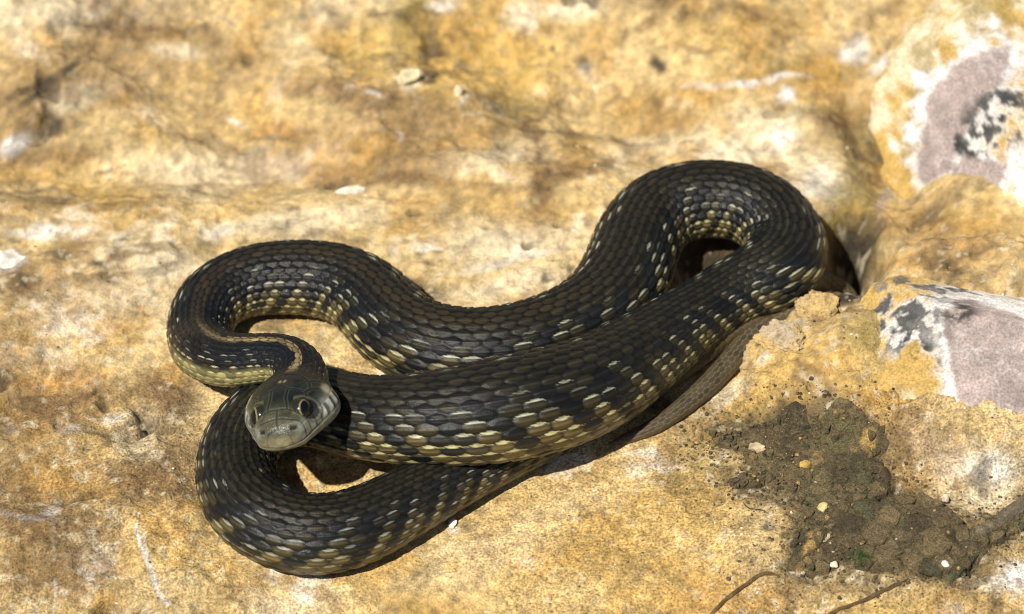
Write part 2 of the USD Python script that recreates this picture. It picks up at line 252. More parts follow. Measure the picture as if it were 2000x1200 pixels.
SOIL_EDGE = [(1370, 845), (1440, 848), (1480, 828), (1530, 803), (1600, 796), (1660, 798), (1705, 830), (1725, 880), (1705, 905), (1745, 945), (1795, 988), (1850, 1000), (1885, 1030), (1960, 1008), (2020, 975), (2020, 1030), (1935, 1065), (1905, 1105), (1862, 1142), (1800, 1132),
             (1760, 1118), (1700, 1126), (1640, 1112), (1590, 1122), (1545, 1112), (1538, 1070), (1568, 1012), (1556, 972), (1500, 955), (1440, 962), (1418, 935), (1490, 925), (1450, 890), (1395, 875)]
STAINS_SHADE = [  # colour, strength, cx, cy, rx, ry, rotation, softness; some dark ones paint the shade of holes and crevices
    # far left
    (PALE, .7, 120, 30, 200, 40, 0, .6), (BROWN, .45, 260, 70, 130, 60, -10, .8), (TAN, .5, 350, 130, 260, 60, 0, .8), (DARK, .75, 95, 165, 75, 9, -35, .6), (DARK, .75, 85, 240, 28, 22, -30, .7), (WHITE, .8, 30, 282, 30, 16, -35, .6),
    (BROWN, .5, 120, 300, 80, 18, 0, .8), (PALE, .7, 345, 105, 45, 14, 0, .7), (PALE, .6, 150, 190, 70, 20, -10, .7), (BROWN, .4, 230, 190, 60, 30, 20, .9), (WHITE, .6, 470, 233, 22, 7, 0, .6), (RUST, .5, 550, 255, 45, 18, 5, .7), (DARK, .45, 545, 270, 45, 8, 5, .7),
    (PALE, .75, 650, 50, 90, 50, -25, .8), (GOLD, .6, 200, 370, 120, 60, 0, .8), (PALE, .6, 380, 330, 160, 40, 0, .8), (BROWN, .35, 70, 400, 60, 20, 0, .8), (BROWN, .45, 600, 330, 60, 20, 20, .8),
    (WHITE, .85, 20, 512, 34, 20, 0, .5), (WHITE, .5, 90, 455, 60, 8, 0, .7), (DARK, .6, 195, 525, 25, 10, 10, .6), (DARK, .5, 240, 495, 14, 35, 10, .7), (BROWN, .5, 150, 490, 35, 25, 0, .8), (BROWN, .5, 60, 560, 45, 30, 25, .8), (DARK, .4, 415, 465, 30, 14, 0, .7),
    (PALE, .7, 330, 520, 110, 35, 10, .8), (PALE, .6, 230, 600, 120, 45, 0, .8), (OCHRE, .5, 190, 640, 70, 45, 10, .8), (OCHRE, .5, 260, 650, 30, 25, 0, .8), (RUST, .5, 110, 745, 90, 25, 0, .8), (BROWN, .55, 90, 790, 180, 22, -8, .8), (WHITE, .35, 100, 710, 40, 16, 20, .8), (PALE, .5, 60, 700, 60, 30, 0, .8),
    (DARK, .45, 345, 790, 34, 55, 15, .8), (BROWN, .5, 320, 760, 50, 40, 0, .8), (DARK, .40, 340, 920, 45, 45, 0, .9), (BROWN, .55, 310, 940, 110, 55, -10, .9), (GOLD, .5, 200, 830, 70, 40, -30, .8), (PALE, .5, 270, 845, 40, 40, 0, .8), (DARK, .35, 390, 1000, 16, 60, -10, .8),
    (DARK, .8, 68, 851, 22, 8, 5, .5), (WHITE, .65, 40, 853, 16, 12, 0, .6), (WHITE, .6, 120, 852, 26, 10, 0, .6), (BROWN, .5, 60, 820, 110, 40, 0, .9), (BROWN, .5, 50, 930, 70, 70, 0, .9), (OCHRE, .5, 110, 930, 70, 40, 0, .8), (OCHRE, .4, 170, 960, 60, 25, 0, .8),
    (WHITE, .75, 40, 1003, 60, 7, 2, .6), (WHITE, .75, 78, 994, 22, 12, -30, .6), (BROWN, .5, 60, 1030, 110, 18, 0, .8), (TAN, .6, 130, 1120, 120, 70, 0, .9), (BROWN, .3, 120, 1140, 90, 40, 0, .9), (GOLD, .5, 330, 1060, 90, 50, 0, .9), (PALE, .4, 170, 1070, 30, 40, 60, .8),
    # middle back
    (GOLD, .8, 700, 110, 70, 80, 0, .7), (OLIVE, .7, 815, 75, 50, 90, -12, .7), (GOLD, .85, 960, 120, 150, 110, 0, .7), (OCHRE, .5, 900, 60, 80, 60, 0, .8), (OLIVE, .5, 985, 220, 60, 30, 0, .8), (PALE, .85, 1022, 40, 26, 32, 0, .6), (PALE, .8, 1110, 20, 60, 24, 0, .7), (WHITE, .5, 870, 8, 30, 14, 0, .7),
    (PALE, .9, 797, 158, 26, 20, 10, .45), (PALE, .85, 896, 182, 10, 20, 10, .5), (DARK, .7, 835, 150, 14, 12, 0, .7), (DARK, .6, 818, 128, 10, 16, -20, .7), (DARK, .65, 1145, 130, 16, 12, 0, .7), (DARK, .65, 1278, 126, 14, 12, 0, .7), (DARK, .5, 1078, 107, 8, 6, 0, .7), (DARK, .55, 1265, 200, 18, 26, 0, .8), (DARK, .5, 1285, 232, 14, 6, -30, .7),
    (TAN, .8, 830, 230, 260, 40, 14, .7), (TAN, .75, 760, 290, 180, 40, 8, .7), (BROWN, .4, 660, 180, 90, 22, 8, .8), (OCHRE, .5, 745, 275, 40, 24, 0, .8), (BROWN, .55, 800, 335, 90, 12, 4, .8), (PALE, .5, 990, 310, 90, 35, 0, .8), (BROWN, .5, 1110, 330, 70, 14, -10, .8), (OCHRE, .55, 1130, 300, 60, 34, 0, .8), (BROWN, .55, 1060, 380, 24, 50, 0, .8), (OCHRE, .5, 1230, 220, 60, 40, 0, .8),
    (WHITE, .5, 770, 270, 14, 4, 25, .6), (WHITE, .5, 740, 188, 14, 5, 10, .6), (DARK, .4, 690, 325, 50, 10, 10, .8), (OCHRE, .4, 960, 390, 80, 30, 0, .8), (PALE, .5, 1230, 300, 60, 30, 0, .8),
    (PALE, .7, 1000, 470, 130, 40, 0, .8), (OCHRE, .35, 1050, 420, 90, 30, 0, .8), (PALE, .6, 1010, 560, 120, 22, -8, .8), (DARK, .45, 850, 575, 28, 12, 20, .8), (WHITE, .4, 1000, 510, 80, 10, -8, .8),
    (PALE, .6, 560, 430, 180, 25, -4, .8), (GOLD, .4, 450, 415, 80, 18, -15, .8),
    # right back
    (GOLD, .6, 1400, 60, 90, 60, 0, .8), (OCHRE, .65, 1480, 60, 40, 70, 0, .8), (OLIVE, .6, 1560, 140, 110, 24, -6, .8), (OCHRE, .7, 1610, 150, 50, 60, 30, .8), (WHITE, .75, 1350, 168, 40, 8, -3, .6), (WHITE, .75, 1460, 160, 100, 8, -7, .6), (OCHRE, .7, 1340, 185, 60, 24, 0, .8), (OCHRE, .6, 1320, 245, 50, 20, 0, .8), (WHITE, .7, 1545, 190, 17, 17, 0, .5), (WHITE, .6, 1560, 212, 28, 10, 0, .6),
    (WHITE, .65, 1675, 100, 30, 22, 10, .6), (WHITE, .7, 1745, 125, 40, 16, -25, .6), (WHITE, .7, 1815, 70, 40, 20, -35, .6), (WHITE, .6, 1860, 20, 30, 28, 0, .6), (OLIVE, .6, 1860, 130, 60, 22, -35, .8), (OLIVE, .6, 1760, 180, 60, 40, -40, .8), (OLIVE, .7, 1590, 222, 80, 18, 5, .8), (BROWN, .6, 1640, 240, 70, 16, 10, .8), (BROWN, .6, 1720, 240, 60, 40, 0, .8), (OLIVE, .75, 1705, 290, 50, 45, 40, .8), (DARK, .55, 1690, 310, 8, 45, -30, .8),
    (PALE, .6, 1480, 240, 80, 30, 0, .8), (PALE, .9, 1430, 290, 110, 30, 0, .8), (WHITE, .5, 1530, 265, 30, 20, 0, .8), (PALE, .8, 1600, 345, 70, 50, 40, .8), (WHITE, .45, 1620, 370, 40, 40, 0, .8), (OLIVE, .6, 1690, 400, 60, 60, 0, .8), (MAUVE, .6, 1735, 395, 10, 45, 20, .7), (OLIVE, .6, 1660, 440, 70, 40, 0, .8),
    # right bank
    (OCHRE, .6, 1850, 440, 150, 34, 8, .7), (TAN, .7, 1870, 470, 120, 30, 10, .8), (OCHRE, .6, 1800, 510, 120, 20, 0, .8), (DARK, .5, 1880, 500, 60, 8, -25, .8),
    # right foreground, around the soil
    (OCHRE, .55, 1500, 780, 120, 60, -30, .8), (GOLD, .7, 1600, 720, 110, 80, 0, .8), (PALE, .75, 1420, 775, 50, 18, -35, .8), (OLIVE, .6, 1450, 850, 70, 36, 0, .8), (OCHRE, .6, 1720, 800, 70, 60, 0, .8), (OLIVE, .5, 1690, 660, 60, 40, 0, .8), (WHITE, .45, 1850, 900, 90, 40, 20, .8), (OCHRE, .5, 1780, 930, 60, 60, 30, .8), (TAN, .5, 1820, 880, 80, 60, 0, .8), (WHITE, .75, 1945, 920, 50, 40, 10, .7), (PALE, .7, 1930, 970, 80, 30, 0, .8),
    (WHITE, .85, 1925, 1140, 55, 16, -8, .6), (WHITE, .8, 1985, 1120, 40, 24, 0, .6), (GOLD, .6, 1800, 1185, 200, 26, -3, .8), (TAN, .5, 1900, 1180, 90, 40, 0, .8),
    # foreground
    (OCHRE, .55, 1060, 1095, 110, 36, 0, .9), (RUST, .25, 1040, 1090, 60, 25, 0, .9), (OCHRE, .55, 1360, 1165, 120, 45, 0, .9), (RUST, .3, 1370, 1180, 60, 30, 0, .9), (PALE, .45, 930, 1080, 160, 50, -20, .9), (PALE, .5, 1160, 980, 160, 36, -15, .9), (GOLD, .5, 1250, 1000, 160, 90, 0, .9), (OCHRE, .5, 800, 1185, 90, 30, 0, .9), (WHITE, .8, 884, 1025, 14, 10, -10, .5), (PALE, .5, 560, 1180, 100, 30, 0, .9), (GOLD, .6, 640, 940, 40, 30, 0, .9), (OLIVE, .5, 1330, 930, 40, 60, 0, .9)]
STREAKS = [([(265, 1025), (272, 1055), (288, 1100), (312, 1165), (330, 1180)], 3.2, WHITE, .8), ([(279, 1035), (290, 1085), (308, 1140)], 2.2, WHITE, .6), ([(105, 1000), (103, 1050), (112, 1095)], 4.0, PALE, .7), ([(108, 1130), (107, 1198)], 2.0, WHITE, .6),
           ([(0, 205), (40, 180), (90, 160), (150, 148)], 7, DARK, .5), ([(600, 350), (800, 352), (1000, 372), (1100, 352), (1190, 318)], 9, BROWN, .5), ([(830, 200), (700, 165), (600, 175)], 8, BROWN, .3), ([(1680, 250), (1700, 300), (1745, 325)], 7, DARK, .55), ([(1745, 325), (1800, 300), (1820, 240)], 7, OLIVE, .6)]

def rock_color(p):
    x, y, z = p.T
    u, v = project(p)
    su, sv = u + 34 * fbm(x, y, 0.013, 4, 101), v + 26 * fbm(x, y, 0.013, 4, 102)
    f = fbm(x, y, 0.045, 4, 71)[:, None]; f2 = fbm(x, y, 0.016, 5, 72)[:, None]; f3 = fbm(x, y, 0.005, 4, 73)[:, None]
    c = CREAM + (TAN - CREAM) * sstep(-0.1, 0.7, f)
    c = c + (GOLD - c) * 0.6 * sstep(0.05, 0.6, -f + 0.3 * f2)
    def lay(c, col, m):
        return c + (col - c) * np.clip(m, 0, 1)[:, None]
    for col, st, cx, cy, rx, ry, rot, soft in STAINS_SHADE:
        near = (np.abs(u - cx) < rx * 2.2 + ry * 2.2 + 60) & (np.abs(v - cy) < rx * 2.2 + ry * 2.2 + 60)
        if near.any():
            c[near] = lay(c[near], col, (1.65 if col.max() < 0.35 else 1.2) * st * blob(su[near], sv[near], cx, cy, rx, ry, rot, soft))
    for pts, w, col, st in STREAKS:
        c = lay(c, col, st * (1 - sstep(w * 0.5, w * 1.7, near_line(u + 5 * fbm(x, y, .003, 2, 8), v, pts))))
    far = 1 - sstep(330, 520, v)
    c = lay(c, WHITE, (0.55 * (1 - 0.6 * far) * sstep(0.30, 0.62, f2[:, 0] + 0.5 * f3[:, 0] - 0.3 * f[:, 0])))
    c = lay(c, OCHRE, (0.6 * sstep(0.05, 0.5, fbm(x, y, 0.010, 4, 76) + 0.2 * f3[:, 0])))
    clean = (1 - 0.1 * far) * (1 - 0.75 * sstep(880, 1010, v + 30 * f[:, 0]) * sstep(560, 800, u) * (1 - sstep(1380, 1480, u)))
    c = lay(c, BROWN, clean * (0.6 * sstep(0.20, 0.5, fbm(x, y, 0.008, 5, 77))))
    c = lay(c, DARK, clean * (0.7 * sstep(0.42, 0.68, fbm(x, y, 0.006, 4, 78))))
    vein = ridged(x, y * 1.25, 0.020, 5, 83)
    c = lay(c, BROWN * 0.8, clean * 0.75 * sstep(0.66, 0.86, vein) * sstep(-0.25, 0.35, fbm(x, y, 0.025, 3, 84)))
    c = lay(c, DARK, clean * 0.6 * sstep(0.70, 0.88, ridged(x, y * 1.3, 0.011, 4, 87)) * sstep(0.0, 0.5, fbm(x, y, 0.02, 3, 88)))
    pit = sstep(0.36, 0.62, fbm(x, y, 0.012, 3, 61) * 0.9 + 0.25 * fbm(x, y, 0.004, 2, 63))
    c = lay(c, DARK, clean * 0.75 * pit)  # pits darkened in the colour too, as their shade
    c = lay(c, np.array([0.05, 0.04, 0.025]), blob(su, sv, 1662, 500, 46, 72, 10, 0.5) + 0.9 * blob(su, sv, 1640, 570, 40, 30, 0, 0.6) + 0.9 * blob(u, v, 1390, 510, 80, 55, -20, 0.5))  # shade painted dark in the crevice and inside the right loop
    sd = inside(su, sv, SOIL_EDGE)
    c = lay(c, np.array([0.20, 0.14, 0.05]), 0.6 * sstep(-60, 0, sd + 70 * f3[:, 0] + 40 * f2[:, 0]))
    c = lay(c, np.array([0.13, 0.10, 0.055]), 0.85 * sstep(-26, 4, sd + 45 * f3[:, 0]))
    f4 = fbm(x, y, 0.0018, 2, 74)[:, None]
    c = lay(c, BROWN, clean * 0.45 * (1 - far) * sstep(0.25, 0.6, f4[:, 0] + 0.5 * f2[:, 0]))
    c = lay(c, PALE, 0.5 * (1 - 0.7 * far) * sstep(0.2, 0.55, -f4[:, 0] + 0.4 * f3[:, 0]))
    c = lay(c, GOLD * np.array([1.02, 0.98, 0.9]), 0.5 * (1 - clean) * (1 - far))
    hollow_shade = sstep(0.30, 0.75, fbm(x, y, 0.030, 4, 95) + 0.35 * f2[:, 0])
    c = lay(c, np.array([0.30, 0.185, 0.065]), (0.35 + 0.3 * far) * hollow_shade * clean)  # brown laid by noise as shaded hollows, strongest at the back
    lum = 1 + 0.34 * f3 + 0.18 * f2 + 0.22 * f4
    return np.clip(c * lum, 0.01, 0.88)

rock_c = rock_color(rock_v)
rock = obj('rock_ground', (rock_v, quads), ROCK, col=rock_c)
ru, rv = project(rock_v)
grain = np.clip(0.15 + 0.85 * sstep(480, 800, rv) * sstep(-0.9, 0.2, fbm(gx, gy, 0.03, 3, 55)), 0, 1)
UsdGeom.PrimvarsAPI(rock).CreatePrimvar('grain', Sdf.ValueTypeNames.FloatArray, 'vertex').Set(Vt.FloatArray.FromNumpy(grain.astype(np.float32)))
tag(rock, kind='structure')

# ------------------------------------------------------------------ the snake: one continuous skin
keep_head = at(548, 873, 27 * mm)                      # tip of the snout
yaw, pitch, roll = math.radians(6), math.radians(12), math.radians(-15)           # snout turned a little to the left, raised a little
back = np.array([math.sin(yaw) * math.cos(pitch), math.cos(yaw) * math.cos(pitch), -math.sin(pitch)])
headpts = [keep_head + back * (d * mm) for d in (0, 4, 8, 12, 16)]
head_r = [6.2 * mm] * 5
pts = np.vstack([headpts, ctrl]); rad = np.concatenate([head_r, rr])
chord = np.concatenate([[0], np.cumsum(np.linalg.norm(np.diff(pts, axis=0), axis=1))])
dense = np.linspace(0, chord[-1], 6000)
sp = CubicSpline(chord, pts)(dense); sr = PchipInterpolator(chord, rad)(dense)
sig = 0.0035 / (dense[1] - dense[0])
smp = gaussian_filter1d(sp, sig, axis=0, mode='nearest')
w = sstep(0.012, 0.022, dense)[:, None]
sp = sp * (1 - w) + smp * w
sr = gaussian_filter1d(sr, sig, mode='nearest')
al = np.concatenate([[0], np.cumsum(np.linalg.norm(np.diff(sp, axis=0), axis=1))])
LEN = al[-1]
st = np.concatenate([np.linspace(0, 1, 26)[:-1] ** 2 * 0.0022, np.arange(0.0022, 0.034, 0.00016), np.arange(0.034, LEN, 0.00034), [LEN]])
C = np.stack([np.interp(st, al, sp[:, k]) for k in range(3)], 1); R = np.interp(st, al, sr)
R[-12:] *= np.sqrt(np.linspace(1, 0.0, 12))
Tn = np.stack([np.gradient(sp[:, k], al) for k in range(3)], 1); Tn = gaussian_filter1d(Tn, sig * 0.5, axis=0, mode='nearest')
T = np.stack([np.interp(st, al, Tn[:, k]) for k in range(3)], 1); T /= np.linalg.norm(T, axis=1, keepdims=True)
Nn = np.array([0, 0, 1.0]) - T * T[:, 2:3]; Nn /= np.linalg.norm(Nn, axis=1, keepdims=True)
B = np.cross(T, Nn)
ro = roll * (1 - sstep(0.014, 0.034, st))[:, None]
B, Nn = B * np.cos(ro) + Nn * np.sin(ro) * -1, Nn * np.cos(ro) + B * np.sin(ro)
# sections
dm = st / mm
hd = 1 - sstep(21, 30, dm)
W = PchipInterpolator([0, .5, 1.2, 2.2, 4, 7, 10, 13, 15.5, 18.0, 21, 25, 30], [0, 3.1, 4.5, 5.3, 6.2, 7.6, 9.0, 10.3, 10.7, 10.2, 8.4, 6.6, 5.9])(np.minimum(dm, 30)) * mm
HT = PchipInterpolator([0, .4, 1.0, 2.0, 4, 7, 11, 15, 20, 25, 30], [0, 2.0, 3.3, 4.3, 5.4, 6.8, 7.5, 7.5, 6.9, 5.8, 5.4])(np.minimum(dm, 30)) * mm
HB = PchipInterpolator([0, .4, 1.0, 2.0, 4, 8, 13, 18, 24, 30], [0, 1.0, 1.6, 2.0, 2.6, 3.4, 4.4, 5.0, 5.2, 5.0])(np.minimum(dm, 30)) * mm
W = W * hd + R * (1 - hd); HT = HT * hd + 0.95 * R * (1 - hd); HB = HB * hd + 0.84 * R * (1 - hd)
EXP = 2.0 + 0.75 * hd * sstep(0.5, 3, dm)
NA = 260
th = (np.arange(NA) / NA) * 2 * np.pi - np.pi           # 0 = back, +-pi = belly
cs, sn = np.cos(th), np.sin(th)
def sp_pow(a, e): return np.sign(a) * np.abs(a) ** e
ex = 2.0 / EXP[:, None]
X = W[:, None] * sp_pow(sn[None], ex)
Z = np.where(cs[None] > 0, HT[:, None], HB[:, None]) * sp_pow(cs[None], ex)
X = X * (1 - 0.33 * (hd * sstep(2, 6, dm))[:, None] * np.clip(Z / HT[:, None], 0, 1) ** 1.3)
S = np.broadcast_to(st[:, None], X.shape); D = S / mm
TH = np.broadcast_to(th[None], X.shape)
xm, zm = X / mm, Z / mm

# scale lattice
i_vent = int(np.argmin(np.linalg.norm(C - ctrl[[i for i, q_ in enumerate(PATH) if q_[:2] == (1120, 830)][0]], axis=1))); S_VENT = st[i_vent]
tailr = sstep(S_VENT - 0.004, S_VENT + 0.004, st)
Lsc = np.maximum(0.36 * R, 1.75 * mm) * (1 + 0.20 * tailr)
A = np.concatenate([[0], np.cumsum(np.diff(st) / (0.5 * (Lsc[1:] + Lsc[:-1])))])[:, None] + 0 * X
THV = math.radians(127)
xx = np.abs(TH) / THV
NROW = (9.5 - 5.0 * tailr)[:, None]
Bc = np.sign(TH) * NROW * (1.28 * xx - 0.28 * xx * xx)
j0 = np.round(Bc)
d1 = np.full(X.shape, 9.0); d2 = np.full(X.shape, 9.0); jn = np.zeros(X.shape); kn = np.zeros(X.shape); da1 = np.zeros(X.shape); db1 = np.zeros(X.shape)
RW = 0.50 + 0.24 * np.clip(np.abs(Bc) / 9.5, 0, 1)
for dj in (-1, 0, 1):
    j = j0 + dj
    off = 0.5 * (np.abs(j) % 2)
    k0 = np.round(A - off)
    for dk in (-1, 0, 1):
        k = k0 + dk
        da = A - (k + off); db = Bc - j
        d = np.sqrt((da / 0.57) ** 2 + (db / 0.60) ** 2)
        new = d < d1
        d2 = np.where(new, d1, np.minimum(d2, d))
        d1 = np.where(new, d, d1); jn = np.where(new, j, jn); kn = np.where(new, k + off, kn); da1 = np.where(new, da, da1); db1 = np.where(new, db, db1)
edge = np.clip(1.06 - d1, 0, 1) * 0.62
def hash01(a, b, s):
    t = np.sin(a * 12.9898 + b * 78.233 + s * 37.719) * 43758.5453
    return t - np.floor(t)
h1, h2, h3 = hash01(jn, kn, 1), hash01(jn, kn, 2), hash01(jn, kn, 3)
ja = np.abs(jn)
up = np.clip(-db1 * np.sign(np.where(jn == 0, 1, jn)), -1, 1)      # towards the back within a scale
dorsal = xx <= 1.0
body = sstep(18, 24, D)
# relief
Rm = R[:, None]
dome = sstep(0.0, 0.34, edge)
keel = np.exp(-(db1 / 0.10) ** 2) * (ja < 8) * sstep(0.05, 0.3, edge) * (1 - 0.7 * tailr[:, None])
relief = (0.016 + 0.014 * np.clip(ja / 9, 0, 1)) * Rm * dome + 0.016 * Rm * da1 * dome + 0.017 * Rm * keel + 0.008 * Rm * (h1 - 0.5) * dome
vent = np.abs((A % 1.0) - 0.5) * 2
relief_v = 0.03 * Rm * (A % 1.0) * sstep(1.0, 0.85, A % 1.0)
rel = np.where(dorsal, relief, relief_v) * body
rel *= sstep(LEN, LEN - 0.01, S)

# head relief and colour masks, in the head's own millimetres: xm across, D from the snout tip, zm up from the mouth
def poly_d(px_, py_, pts_):
    best = np.full(np.shape(px_), 99.0)
    for (x0, y0), (x1, y1) in zip(pts_[:-1], pts_[1:]):
        dx, dy = x1 - x0, y1 - y0
        t = np.clip(((px_ - x0) * dx + (py_ - y0) * dy) / (dx * dx + dy * dy), 0, 1)
        best = np.minimum(best, np.hypot(px_ - x0 - t * dx, py_ - y0 - t * dy))
    return best
ax = np.abs(xm)
nh = int(np.searchsorted(st, 0.034))
sl = (slice(0, nh), slice(None))
axh, dh, zh, xh = ax[sl], D[sl], zm[sl], xm[sl]
topness = sstep(0.35, 0.6, zh / np.maximum(HT[:nh, None] / mm, 0.1))
lines = [[(0, 1.3), (2.4, 0.9)], [(0, 3.3), (3.0, 3.0), (5.2, 3.6)], [(0, 5.3), (2.4, 5.4), (5.2, 5.0)], [(0, 1.2), (0, 5.3)], [(2.3, 5.4), (1.7, 8.2), (1.9, 11.4), (0, 13.0)],
         [(5.3, 5.4), (5.9, 8.5), (5.4, 11.2)], [(1.9, 11.4), (5.4, 11.2)], [(0, 13.0), (0, 17.4)], [(5.4, 11.2), (6.2, 12.6), (5.6, 15.0), (3.0, 17.4), (0, 18.0)], [(6.2, 12.6), (8.2, 14.5)], [(5.6, 15.0), (7.2, 17.5)]]
groove = np.zeros_like(axh); lip = np.zeros_like(axh)
for l in lines:
    dd = poly_d(axh, dh, l)
    groove = np.maximum(groove, (1 - sstep(0.03, 0.22, dd))); lip = np.maximum(lip, np.exp(-((dd - 0.34) / 0.13) ** 2))
groove *= topness; lip *= topness
sut = [2.9, 4.7, 6.6, 8.6, 10.9, 13.4, 16.2]
lab = np.zeros_like(axh)
labz = 2.9 - 0.1 * sstep(3, 16, dh)
side = sstep(0.02, 0.25, zh) * sstep(labz, labz - 0.4, zh) * (axh > 3.0)
barw = np.zeros_like(axh)
for i, s0 in enumerate(sut):
    q = np.abs(dh - (s0 + 0.25 * (zh - 1.0)))
    lab = np.maximum(lab, (1 - sstep(0.05, 0.24, q)))
    barw = np.maximum(barw, (1 - sstep(0.10 + 0.07 * i, 0.30 + 0.08 * i, q)) * (0.55 + 0.07 * i))
labg = lab * side; bar = barw * side
sidetop = (1 - sstep(0.06, 0.26, np.abs(zh - labz))) * (axh > 3.2) * (dh > 2.5)
mouth = (1 - sstep(0.04, 0.20, np.abs(zh + 0.12 + 0.25 * np.exp(-(axh / 1.5) ** 2)))) * (dh < 21)
nostril = 1 - sstep(0.35, 0.75, np.sqrt((dh - 1.9) ** 2 + (zh - 3.3) ** 2 * 1.4))
nostril = nostril * (axh > 3.0)
EYE_D, EYE_X, EYE_Z, EYE_R = 7.4, 4.35, 3.95, 2.45
edist = np.sqrt((dh - EYE_D) ** 2 + (zh - EYE_Z) ** 2)
eye_side = axh > 3.3
ring = np.exp(-((edist - 2.75) / 0.36) ** 2) * eye_side
hrel = (-0.11 * groove - 0.13 * labg - 0.10 * sidetop - 0.38 * mouth - 0.55 * nostril + 0.24 * ring + 0.05 * lip) * sstep(0.1, 0.8, dh) * (1 - sstep(18, 23, dh))
brow = np.exp(-((dh - 7.6) / 2.6) ** 2) * np.exp(-((axh - 4.9) / 0.8) ** 2) * topness
hrel = hrel + 0.35 * brow
rel[sl] += hrel * mm

# outward direction
out = np.stack([sn * 1.0, cs], -1)
P = C[:, None] + X[..., None] * B[:, None] + Z[..., None] * Nn[:, None]
nrm_x = sp_pow(sn[None] + 0 * X, 1.0) / np.maximum(W[:, None], 1e-4); nrm_z = cs[None] / np.maximum(np.where(cs[None] > 0, HT[:, None], HB[:, None]), 1e-4)
ln = np.sqrt(nrm_x ** 2 + nrm_z ** 2) + 1e-9
P = P + rel[..., None] * ((nrm_x / ln)[..., None] * B[:, None] + (nrm_z / ln)[..., None] * Nn[:, None])

# colour
def mixc(c, col, m):
    return c + (np.asarray(col) - c) * np.clip(m, 0, 1)[..., None]
sfrac = S / LEN
col = np.zeros(X.shape + (3,)) + np.array([0.013, 0.0125, 0.009])
jit = (0.75 + 0.5 * h2)[..., None]
phase = kn / 2.6 + 0.16 * ja
cl = np.cos(2 * np.pi * phase)                           # +1 pale stacks, -1 black blotches
flank = sstep(4.0, 7.5, ja + 0.4 * (h3 - .5))
tailness = tailr[:, None] + 0 * S
col = mixc(col, [0.031, 0.025, 0.013], 0.7 * sstep(0.10, 0.3, edge) * (0.4 + 0.6 * h1))
col = mixc(col, [0.122, 0.090, 0.034], flank * sstep(0.08, 0.24, edge))
neckf = 1 - sstep(0.05, 0.16, S)
col = mixc(col, [0.010, 0.011, 0.012], 0.95 * sstep(0.30, -0.40, cl + 0.5 * (h1 - 0.5)) * sstep(1.5, 3.5, ja) * (1 - sstep(7.6, 8.6, ja)) * (1 - tailness))
col = mixc(col, [0.006, 0.007, 0.008], 0.95 * sstep(-0.60, -0.80, cl) * (ja >= 8) * (h2 > 0.25) * (1 - tailness))
col = mixc(col, [0.008, 0.009, 0.011], 0.8 * neckf * (1 - flank))
col *= jit
col = mixc(col, [0.005, 0.005, 0.006], (1 - sstep(0.02, 0.10, edge)))
stria = meshkit.noise(np.stack([A * 1.5, Bc * 9, jn * 3.3], -1), 4)
col *= ((0.62 + 0.76 * stria) * (0.74 + 0.75 * keel))[..., None]
palew = np.interp(ja, [0, 2, 3, 4, 5, 6, 7, 8, 9, 10], [0, 0, .38, .6, .8, .9, 1, 1, 1, 1])
late = sstep(0.52, 0.66, sfrac)
on = sstep(0.15, 0.75, cl * 0.45 + palew * 1.0 + 0.85 * (h3 - 0.5) - 0.45 * (1 - sstep(6.5, 8, ja)) ) * sstep(1.5, 3.5, ja)
on = on * (1 - 0.85 * sstep(-0.5, -0.8, cl))
thr = 0.115 + 0.075 * np.clip(up / 0.6, 0, 1) * (1 - 0.6 * late)
upw = up + 0.05 * np.cos(2 * np.pi * da1) * sstep(9, 6, ja)
rag = meshkit.noise(np.stack([A * 7, Bc * 5, 0 * A + 2.2], -1), 9)
thr = thr * (1 - 0.30 * sstep(6, 8, ja))
arc = (1 - sstep(thr * 0.75, thr * 1.1, edge)) * sstep(0.18, 0.34, up) * (1 - sstep(0.36, 0.50, np.abs(da1)))
band = (1 - 0.5 * sstep(7, 9, ja)) * sstep(0.36, 0.41, upw) * (1 - sstep(0.49, 0.55, upw)) * (1 - sstep(0.30, 0.50, np.abs(da1)))
lowrow = sstep(6, 8, ja)
upedge = np.maximum(arc * (0.45 + 0.35 * lowrow), band) * (0.55 + 0.6 * rag)
allround = (1 - sstep(0.03, 0.10, edge)) * sstep(5.5, 7, ja)
pale_c = np.array([0.54, 0.49, 0.24]) * (1 - late[..., None] * 0.0)
pale_c = pale_c + (np.array([0.50, 0.56, 0.53]) - pale_c) * (np.clip(0.55 * sstep(7.2, 4, ja) + 0.5 * late, 0, 1))[..., None]
pm = np.maximum(upedge * on, (0.22 + 0.5 * on * sstep(6, 8, ja)) * allround) * (1 - 0.45 * late) * (1 - tailness)
col = mixc(col, pale_c, pm)
tl = tailness * sstep(0.03, 0.2, edge)
col = mixc(col, np.array([0.078, 0.058, 0.030]) * (0.7 + 0.6 * h1[..., None]), tl * 0.95)
col = mixc(col, [0.15, 0.098, 0.032], tl * 0.7 * sstep(1.8, 4.2, ja))
col = mixc(col, [0.20, 0.175, 0.13], tailness * (1 - sstep(0.07, 0.17, edge)) * 0.75)
col = mixc(col, [0.007, 0.008, 0.010], (1 - sstep(0.030, 0.050, S)) * (1 - sstep(5.5, 6.5, ja)) * 0.85)
# stripe along the back, bright behind the head
sn_ = hash01(np.floor(A * 2), jn, 7)
stripe = np.maximum((jn == 0) * sstep(0.05, 0.2, edge), 0.8 * (ja == 1) * sstep(0.1, 0.25, up) * sstep(.1, .16, edge) * (h1 > .35))
s_b = 1 - sstep(0.036, 0.075, S)
col = mixc(col, [0.36, 0.27, 0.12], stripe * s_b * (0.3 + 0.7 * h2) * body)
col = mixc(col, [0.050, 0.034, 0.016], (1 - sstep(0.7, 1.5, np.abs(Bc))) * (1 - s_b) * (1 - sstep(0.14, 0.24, S)) * 0.6 * (0.3 + 0.7 * h1) * sstep(.08, .2, edge))
